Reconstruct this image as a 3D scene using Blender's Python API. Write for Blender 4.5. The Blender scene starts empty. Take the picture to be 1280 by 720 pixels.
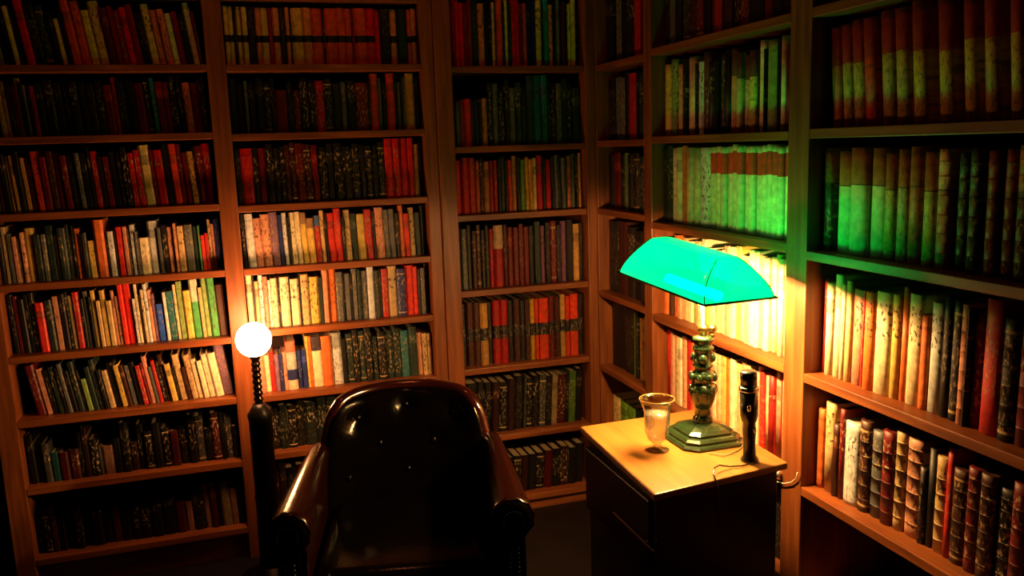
import bpy, bmesh, math, random
from mathutils import Vector, Matrix

random.seed(7)
SC = bpy.context.scene
COL = SC.collection
EYE = Vector((0.0, 0.0, 1.52))

# ------------------------------------------------------------------ camera, world, exposure
F_PX = 1064.488
R_ = Vector((0.9531, -0.3010, -0.0330)); U_ = Vector((0.0809, 0.1482, 0.9856)); W_ = Vector((0.2917, 0.9420, -0.1656))
cam_d = bpy.data.cameras.new('camera'); cam = bpy.data.objects.new('camera', cam_d); COL.objects.link(cam)
cam_d.sensor_width = 36.0; cam_d.lens = F_PX / 1280 * 36.0; cam_d.clip_start = 0.02
cam.matrix_world = Matrix(((R_.x, U_.x, -W_.x, EYE.x), (R_.y, U_.y, -W_.y, EYE.y), (R_.z, U_.z, -W_.z, EYE.z), (0, 0, 0, 1)))
SC.camera = cam
world = bpy.data.worlds.new('night'); SC.world = world; world.use_nodes = True
world.node_tree.nodes['Background'].inputs[0].default_value = (0.02, 0.008, 0.005, 1)
world.node_tree.nodes['Background'].inputs[1].default_value = 0.0
SC.view_settings.view_transform = 'Standard'; SC.view_settings.look = 'None'
SC.view_settings.gamma = 1.0; SC.view_settings.use_curve_mapping = False
SC.view_settings.exposure = -0.25
SC.cycles.max_bounces = 6; SC.cycles.diffuse_bounces = 1; SC.cycles.transparent_max_bounces = 12
SC.cycles.sample_clamp_indirect = 4.0
GLOBE_POWER = 125.0        # emission of the globe's glass
GLOBE_COL = (1.0, 0.42, 0.15)
BULB_POWER = 2100.0        # emission of the tube under the green shade
BULB_COL = (1.0, 0.52, 0.17)
FILL_POWER = 26.0  # emission of the added, out-of-view fill light over the top rows
SHADE_GLOW = 5.5
SHADE_COL = (0.0, 0.50, 0.125)

# ------------------------------------------------------------------ pixel helper (reads places off known planes)
def ray(x, y):
    return (x - 640) / F_PX * R_ - (y - 360) / F_PX * U_ + W_
def on_back(x, y, Y):
    d = ray(x, y); return EYE + d * (Y / d.y)
def on_right(x, y, X):
    d = ray(x, y); return EYE + d * (X / d.x)
def project(p):
    q = Vector(p) - EYE; z = q.dot(W_)
    return (640 + F_PX * q.dot(R_) / z, 360 - F_PX * q.dot(U_) / z, z)

# ------------------------------------------------------------------ materials
def lin(c):
    return tuple(((v / 255) / 12.92 if v / 255 < 0.04045 else ((v / 255 + 0.055) / 1.055) ** 2.4) for v in c)
def nodes_of(name):
    m = bpy.data.materials.new(name); m.use_nodes = True
    nt = m.node_tree; return m, nt, nt.nodes, nt.links, nt.nodes['Principled BSDF']
def wood(name, c1, c2, rough=0.4, axis='Z', bump=0.15, spec=0.4):
    m, nt, N, L, P = nodes_of(name)
    tc = N.new('ShaderNodeTexCoord'); mp = N.new('ShaderNodeMapping')
    s = {'X': (1.5, 22, 22), 'Y': (22, 1.5, 22), 'Z': (22, 22, 1.5)}[axis]
    mp.inputs['Scale'].default_value = s
    nz = N.new('ShaderNodeTexNoise'); nz.inputs['Scale'].default_value = 2.2; nz.inputs['Detail'].default_value = 7; nz.inputs['Distortion'].default_value = 0.6
    r = N.new('ShaderNodeValToRGB'); r.color_ramp.elements[0].position = 0.3; r.color_ramp.elements[1].position = 0.72
    r.color_ramp.elements[0].color = (*c1, 1); r.color_ramp.elements[1].color = (*c2, 1)
    b = N.new('ShaderNodeBump'); b.inputs['Strength'].default_value = bump; b.inputs['Distance'].default_value = 0.003
    L.new(tc.outputs['Object'], mp.inputs[0]); L.new(mp.outputs[0], nz.inputs['Vector']); L.new(nz.outputs['Fac'], r.inputs[0])
    L.new(r.outputs[0], P.inputs['Base Color']); L.new(nz.outputs['Fac'], b.inputs['Height']); L.new(b.outputs[0], P.inputs['Normal'])
    P.inputs['Roughness'].default_value = rough; P.inputs['Specular IOR Level'].default_value = spec
    return m
def plain(name, c, rough=0.5, metal=0.0, spec=0.5, coat=0.0, nscale=60.0, var=0.25, bump=0.0):
    m, nt, N, L, P = nodes_of(name)
    tc = N.new('ShaderNodeTexCoord'); nz = N.new('ShaderNodeTexNoise'); nz.inputs['Scale'].default_value = nscale; nz.inputs['Detail'].default_value = 4
    r = N.new('ShaderNodeValToRGB')
    r.color_ramp.elements[0].color = (*[v * (1 - var) for v in c], 1); r.color_ramp.elements[1].color = (*[min(1, v * (1 + var)) for v in c], 1)
    L.new(tc.outputs['Object'], nz.inputs['Vector']); L.new(nz.outputs['Fac'], r.inputs[0]); L.new(r.outputs[0], P.inputs['Base Color'])
    P.inputs['Roughness'].default_value = rough; P.inputs['Metallic'].default_value = metal
    P.inputs['Specular IOR Level'].default_value = spec; P.inputs['Coat Weight'].default_value = coat
    if bump:
        b = N.new('ShaderNodeBump'); b.inputs['Strength'].default_value = bump; b.inputs['Distance'].default_value = 0.002
        L.new(nz.outputs['Fac'], b.inputs['Height']); L.new(b.outputs[0], P.inputs['Normal'])
    return m
WOOD_V = wood('bookcase_wood_upright', (0.12, 0.030, 0.008), (0.29, 0.084, 0.020), 0.42, 'Z')
WOOD_X = wood('bookcase_wood_shelf', (0.13, 0.032, 0.008), (0.31, 0.088, 0.020), 0.42, 'X')
WOOD_Y = wood('bookcase_wood_shelf_side', (0.13, 0.032, 0.008), (0.31, 0.088, 0.020), 0.42, 'Y')
BACKP = wood('bookcase_back_panel_wood', (0.02, 0.008, 0.005), (0.04, 0.014, 0.008), 0.7, 'Z')
TABLE = wood('table_top_wood', (0.20, 0.085, 0.017), (0.29, 0.13, 0.028), 0.32, 'Y', 0.05)
BLACKW = wood('black_lacquered_wood', (0.004, 0.003, 0.003), (0.009, 0.006, 0.005), 0.35, 'Z', 0.05, 0.25)
LEATHER = plain('oxblood_leather', (0.008, 0.0012, 0.0007), 0.2, 0, 0.3, 0.0, 90, 0.4, 0.25)
LEATHER_R = plain('polished_leather_roll', (0.02, 0.003, 0.002), 0.16, 0, 0.9, 0.5, 90, 0.4, 0.1)
LEATHER_UNLIT = plain('unlit_leather', (0.0012, 0.0008, 0.0008), 0.16, 0, 0.22, 0.0, 90, 0.4, 0.25)  # same leather, darker: lack of light on back and seat put into colour
NAIL = plain('brass_nailhead', (0.85, 0.8, 0.7), 0.42, 1.0)
CHROME = plain('polished_chrome', (0.75, 0.75, 0.75), 0.15, 1.0)
BLACKP = plain('black_plastic', (0.008, 0.008, 0.009), 0.25, 0, 0.5, 0.3)
WHITEP = plain('white_plastic', (0.7, 0.68, 0.62), 0.4)
GREENM = plain('verdigris_bronze', (0.016, 0.036, 0.012), 0.22, 0.35, 0.7, 0.4, 45, 0.7, 0.5)
BRASS = plain('old_brass', (0.55, 0.38, 0.14), 0.28, 1.0)
PLASTER = plain('dark_plaster', (0.018, 0.011, 0.009), 0.85, 0, 0.2, 0, 12, 0.3, 0.2)
FLOORM = wood('dark_floorboards', (0.003, 0.0015, 0.001), (0.007, 0.003, 0.002), 0.55, 'Y', 0.2)
PAGES = plain('page_edges', (0.42, 0.31, 0.18), 0.85, 0, 0.2, 0, 200, 0.3, 0.3)

def book_material():
    m, nt, N, L, P = nodes_of('book_cover')
    at = N.new('ShaderNodeAttribute'); at.attribute_name = 'col'
    uv = N.new('ShaderNodeUVMap'); uv.uv_map = 'uv'
    mp = N.new('ShaderNodeMapping'); mp.inputs['Scale'].default_value = (150, 70, 1)
    nz = N.new('ShaderNodeTexNoise'); nz.noise_dimensions = '2D'; nz.inputs['Scale'].default_value = 1.0; nz.inputs['Detail'].default_value = 2.5
    gt = N.new('ShaderNodeMapRange'); gt.inputs['From Min'].default_value = 0.56; gt.inputs['From Max'].default_value = 0.63
    mul = N.new('ShaderNodeMath'); mul.operation = 'MULTIPLY'
    L.new(uv.outputs[0], mp.inputs[0]); L.new(mp.outputs[0], nz.inputs['Vector']); L.new(nz.outputs['Fac'], gt.inputs['Value'])
    L.new(gt.outputs[0], mul.inputs[0]); L.new(at.outputs['Alpha'], mul.inputs[1])
    bw = N.new('ShaderNodeRGBToBW'); L.new(at.outputs['Color'], bw.inputs[0])
    lt = N.new('ShaderNodeMath'); lt.operation = 'LESS_THAN'; lt.inputs[1].default_value = 0.16; L.new(bw.outputs[0], lt.inputs[0])
    ink = N.new('ShaderNodeMixRGB'); ink.inputs[1].default_value = (0.07, 0.025, 0.012, 1); ink.inputs[2].default_value = (0.36, 0.25, 0.12, 1)
    L.new(lt.outputs[0], ink.inputs[0])
    wn = N.new('ShaderNodeTexNoise'); wn.noise_dimensions = '2D'; wn.inputs['Scale'].default_value = 45; wn.inputs['Detail'].default_value = 5
    L.new(uv.outputs[0], wn.inputs['Vector'])
    wr = N.new('ShaderNodeMapRange'); wr.inputs['From Min'].default_value = 0.3; wr.inputs['From Max'].default_value = 0.7; wr.inputs['To Min'].default_value = 0.72; wr.inputs['To Max'].default_value = 1.12
    L.new(wn.outputs['Fac'], wr.inputs['Value'])
    sc = N.new('ShaderNodeVectorMath'); sc.operation = 'SCALE'; L.new(at.outputs['Color'], sc.inputs[0]); L.new(wr.outputs[0], sc.inputs['Scale'])
    mx = N.new('ShaderNodeMixRGB'); L.new(mul.outputs[0], mx.inputs[0]); L.new(sc.outputs[0], mx.inputs[1]); L.new(ink.outputs[0], mx.inputs[2])
    L.new(mx.outputs[0], P.inputs['Base Color']); P.inputs['Roughness'].default_value = 0.5; P.inputs['Specular IOR Level'].default_value = 0.35
    return m
BOOKM = book_material()

def emit(name, c, s, tex=0.0):
    m = bpy.data.materials.new(name); m.use_nodes = True; nt = m.node_tree; nt.nodes.clear()
    o = nt.nodes.new('ShaderNodeOutputMaterial'); e = nt.nodes.new('ShaderNodeEmission')
    e.inputs[0].default_value = (*c, 1); e.inputs[1].default_value = s; nt.links.new(e.outputs[0], o.inputs[0]); return m
def thin_glass(name, tint, fac=0.12):
    m = bpy.data.materials.new(name); m.use_nodes = True; nt = m.node_tree; nt.nodes.clear(); N = nt.nodes; L = nt.links
    o = N.new('ShaderNodeOutputMaterial'); t = N.new('ShaderNodeBsdfTransparent'); t.inputs[0].default_value = (*tint, 1)
    g = N.new('ShaderNodeBsdfGlossy'); g.inputs['Roughness'].default_value = 0.03; g.inputs[0].default_value = (1, 1, 1, 1)
    lw = N.new('ShaderNodeLayerWeight'); lw.inputs[0].default_value = 0.35
    a = N.new('ShaderNodeMath'); a.operation = 'MULTIPLY_ADD'; a.inputs[1].default_value = 0.8; a.inputs[2].default_value = fac; a.use_clamp = True
    mx = N.new('ShaderNodeMixShader'); L.new(lw.outputs['Facing'], a.inputs[0]); L.new(a.outputs[0], mx.inputs[0])
    L.new(t.outputs[0], mx.inputs[1]); L.new(g.outputs[0], mx.inputs[2]); L.new(mx.outputs[0], o.inputs[0]); return m

# ------------------------------------------------------------------ mesh helpers
def add_box(bm, x0, x1, y0, y1, z0, z1):
    v = [bm.verts.new(p) for p in ((x0, y0, z0), (x1, y0, z0), (x1, y1, z0), (x0, y1, z0), (x0, y0, z1), (x1, y0, z1), (x1, y1, z1), (x0, y1, z1))]
    for f in ((3, 2, 1, 0), (4, 5, 6, 7), (0, 1, 5, 4), (1, 2, 6, 5), (2, 3, 7, 6), (3, 0, 4, 7)): bm.faces.new([v[i] for i in f])
def add_lathe(bm, prof, seg=32, c=(0, 0, 0), sq=0.0):
    rings = []
    for r, z in prof:
        ring = []
        for i in range(seg):
            a = 2 * math.pi * i / seg; k = 1.0
            if sq: k = 1 + sq * (abs(math.cos(2 * a + math.pi / 2)) ** 2)
            ring.append(bm.verts.new((c[0] + r * k * math.cos(a), c[1] + r * k * math.sin(a), c[2] + z)))
        rings.append(ring)
    for a, b in zip(rings, rings[1:]):
        for i in range(seg): bm.faces.new((a[i], a[(i + 1) % seg], b[(i + 1) % seg], b[i]))
    bm.faces.new(list(reversed(rings[0]))); bm.faces.new(rings[-1])
def add_tube(bm, pts, r, seg=8):
    pts = [Vector(p) for p in pts]; rings = []
    rr = r if isinstance(r, (list, tuple)) else [r] * len(pts)
    up = Vector((0, 0, 1))
    for i, p in enumerate(pts):
        t = (pts[min(i + 1, len(pts) - 1)] - pts[max(i - 1, 0)]).normalized()
        a = t.cross(up)
        if a.length < 1e-3: a = t.cross(Vector((0, 1, 0)))
        a.normalize(); b = a.cross(t)
        rings.append([bm.verts.new(p + rr[i] * (math.cos(2 * math.pi * k / seg) * a + math.sin(2 * math.pi * k / seg) * b)) for k in range(seg)])
    for a, b in zip(rings, rings[1:]):
        for k in range(seg): bm.faces.new((a[k], a[(k + 1) % seg], b[(k + 1) % seg], b[k]))
    bm.faces.new(list(reversed(rings[0]))); bm.faces.new(rings[-1])
def add_ball(bm, c, r, u=10, v=6, sz=1.0):
    m = Matrix.Translation(c) @ Matrix.Diagonal((r, r, r * sz, 1))
    bmesh.ops.create_uvsphere(bm, u_segments=u, v_segments=v, radius=1, matrix=m)
def obj(name, bm, mat, parent=None, smooth=False, bevel=0.0, kind=None, sub=0):
    bmesh.ops.recalc_face_normals(bm, faces=bm.faces)
    me = bpy.data.meshes.new(name); bm.to_mesh(me); bm.free()
    for m in (mat if isinstance(mat, (list, tuple)) else [mat]): me.materials.append(m)
    o = bpy.data.objects.new(name, me); COL.objects.link(o)
    if parent: o.parent = parent
    if smooth:
        for p in me.polygons: p.use_smooth = True
    if bevel:
        b = o.modifiers.new('bevel', 'BEVEL'); b.width = bevel; b.segments = 2; b.limit_method = 'ANGLE'
    if sub:
        s = o.modifiers.new('subd', 'SUBSURF'); s.levels = sub; s.render_levels = sub
    if kind: o['kind'] = kind
    return o
def thing(name, label, cat, loc=(0, 0, 0), rz=0.0, group=None):
    o = bpy.data.objects.new(name, None); COL.objects.link(o); o.location = loc; o.rotation_euler = (0, 0, rz)
    o.empty_display_size = 0.1; o['label'] = label; o['category'] = cat
    if group: o['group'] = group
    return o
def tag(o, label, cat, group=None):
    o['label'] = label; o['category'] = cat
    if group: o['group'] = group
    return o
def box_obj(name, x0, x1, y0, y1, z0, z1, mat, parent=None, bevel=0.0, kind=None):
    bm = bmesh.new(); add_box(bm, x0, x1, y0, y1, z0, z1); return obj(name, bm, mat, parent, False, bevel, kind)

# ------------------------------------------------------------------ the room
XL, XR, YF, YB, HC = -1.75, 1.70, -1.6, 3.54, 2.60
box_obj('floor', XL, XR, YF, YB, -0.05, 0, FLOORM, kind='structure')
box_obj('ceiling', XL, XR, YF, YB, HC, HC + 0.05, PLASTER, kind='structure')
box_obj('wall_back', XL, XR, YB, YB + 0.06, 0, HC, PLASTER, kind='structure')
box_obj('wall_right', XR, XR + 0.06, YF, YB, 0, HC, PLASTER, kind='structure')
box_obj('wall_left', XL - 0.06, XL, YF, YB, 0, HC, PLASTER, kind='structure')
box_obj('wall_front', XL, XR, YF - 0.06, YF, 0, HC, PLASTER, kind='structure')

# ------------------------------------------------------------------ bookcases
YS, XS = 3.20, 1.36           # front planes of the two runs of shelving
DEP = 0.29
T = 0.024                     # shelf board thickness
TOP = 2.56
def zz(v): return v + 1.52
SH = {'L': [0.54, 0.298, 0.067, -0.184, -0.421, -0.668, -0.896, -1.140, -1.404],
      'M': [0.54, 0.296, 0.058, -0.195, -0.423, -0.655, -0.902, -1.130, -1.404],
      'R': [0.59, 0.287, -0.013, -0.275, -0.573, -0.890, -1.180, -1.455],
      'N': [0.59, 0.285, -0.007, -0.275, -0.612, -0.925, -1.230, -1.455],
      'A': [0.60, 0.295, 0.0, -0.295, -0.624, -0.935, -1.235, -1.455],
      'G': [0.60, 0.295, 0.003, -0.304, -0.627, -0.941, -1.240, -1.455]}
# extents along the run: X for the back wall, -Y for the right wall
EXT = {'L': (-0.805, -0.086), 'M': (-0.022, 0.668), 'R': (0.781, 1.318),
       'N': (-3.185, -2.767), 'A': (-2.706, -1.925), 'G': (-1.838, -1.06)}
def case_back(k, label, panels, proud=0.0):
    t = thing('bookcase', label, 'bookcase', ((EXT[k][0] + EXT[k][1]) / 2, YS, 0))
    cx = t.location.x; x0, x1 = EXT[k]
    for a, b in panels: box_obj('side_panel', a - cx, b - cx, -proud, DEP, 0, TOP, WOOD_V, t, 0.003)
    box_obj('back_panel', x0 - cx, x1 - cx, DEP, DEP + 0.015, 0, TOP, BACKP, t)
    box_obj('top_panel', x0 - cx, x1 - cx, 0, DEP, TOP - 0.03, TOP, WOOD_X, t)
    box_obj('plinth', x0 - cx, x1 - cx, 0.03, 0.05, 0, zz(SH[k][-1]) - T / 2, WOOD_X, t)
    for z in SH[k]: box_obj('shelf', x0 - cx, x1 - cx, 0, DEP, zz(z) - T / 2, zz(z) + T / 2, WOOD_X, t, 0.002)
    return t
def case_right(k, label, panels):
    y0, y1 = -EXT[k][1], -EXT[k][0]
    t = thing('bookcase', label, 'bookcase', (XS, (y0 + y1) / 2, 0)); cy = t.location.y
    for a, b in panels: box_obj('side_panel', 0, DEP, a - cy, b - cy, 0, TOP, WOOD_V, t, 0.003)
    box_obj('back_panel', DEP, DEP + 0.015, y0 - cy, y1 - cy, 0, TOP, BACKP, t)
    box_obj('top_panel', 0, DEP, y0 - cy, y1 - cy, TOP - 0.03, TOP, WOOD_Y, t)
    box_obj('plinth', 0.03, 0.05, y0 - cy, y1 - cy, 0, zz(SH[k][-1]) - T / 2, WOOD_Y, t)
    for z in SH[k]: box_obj('shelf', 0, DEP, y0 - cy, y1 - cy, zz(z) - T / 2, zz(z) + T / 2, WOOD_Y, t, 0.002)
    return t
case_back('L', 'tall wooden bookcase filled with books left of the glowing globe lamp', [(-0.87, -0.805), (-0.086, -0.022)])
case_back('M', 'tall wooden bookcase behind the armchair, between two wide uprights', [(0.668, 0.716)])
case_back('R', 'tall wooden bookcase ending in the room corner, right of the armchair back', [(0.717, 0.781), (1.318, 1.359)], 0.012)
case_right('N', 'narrow wooden bookcase on the right wall hard against the corner', [(3.185, 3.199), (2.706, 2.767)])
case_right('A', 'tall wooden bookcase directly behind the green-shaded lamp', [(1.838, 1.925)])
case_right('G', 'tall wooden bookcase nearest the viewer at the right edge, holding large volumes', [(0.98, 1.06)])

# ------------------------------------------------------------------ books
PAL = {'k': ((20, 17, 17), 'black'), 'n': ((30, 46, 38), 'bottle-green'), 'd': ((62, 30, 18), 'brown'), 'm': ((104, 20, 24), 'maroon'),
       'r': ((178, 38, 34), 'red'), 's': ((215, 46, 34), 'scarlet'), 'o': ((220, 112, 50), 'orange'), 'p': ((205, 142, 112), 'salmon'),
       't': ((200, 168, 116), 'tan'), 'y': ((214, 182, 88), 'ochre'), 'c': ((228, 212, 168), 'cream'), 'w': ((206, 212, 208), 'pale-grey'),
       'e': ((92, 94, 92), 'grey'), 'v': ((124, 94, 116), 'mauve'), 'u': ((34, 46, 104), 'navy'), 'b': ((44, 92, 200), 'blue'),
       'a': ((34, 104, 108), 'teal'), 'g': ((70, 150, 76), 'green'), 'l': ((132, 160, 88), 'lime')}
ORD = ['top', 'second', 'third', 'fourth', 'fifth', 'sixth', 'seventh', 'eighth', 'ninth']
NUM = ['first', 'second', 'third', 'fourth', 'fifth', 'sixth', 'seventh', 'eighth', 'ninth', 'tenth', 'eleventh', 'twelfth', 'thirteenth', 'fourteenth',
       'fifteenth', 'sixteenth', 'seventeenth', 'eighteenth', 'nineteenth', 'twentieth'] + ['twenty-' + s for s in ('first', 'second', 'third', 'fourth', 'fifth', 'sixth', 'seventh', 'eighth', 'ninth')] \
      + ['thirtieth'] + ['thirty-' + s for s in ('first', 'second', 'third', 'fourth', 'fifth', 'sixth', 'seventh', 'eighth', 'ninth')] + ['fortieth'] + ['forty-' + s for s in ('first', 'second', 'third', 'fourth', 'fifth', 'sixth', 'seventh', 'eighth', 'ninth')]
BAY = {'L': 'leftmost bay', 'M': 'second bay', 'R': 'third bay', 'N': 'corner bay', 'A': 'bay behind lamp', 'G': 'rightmost bay'}

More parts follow.
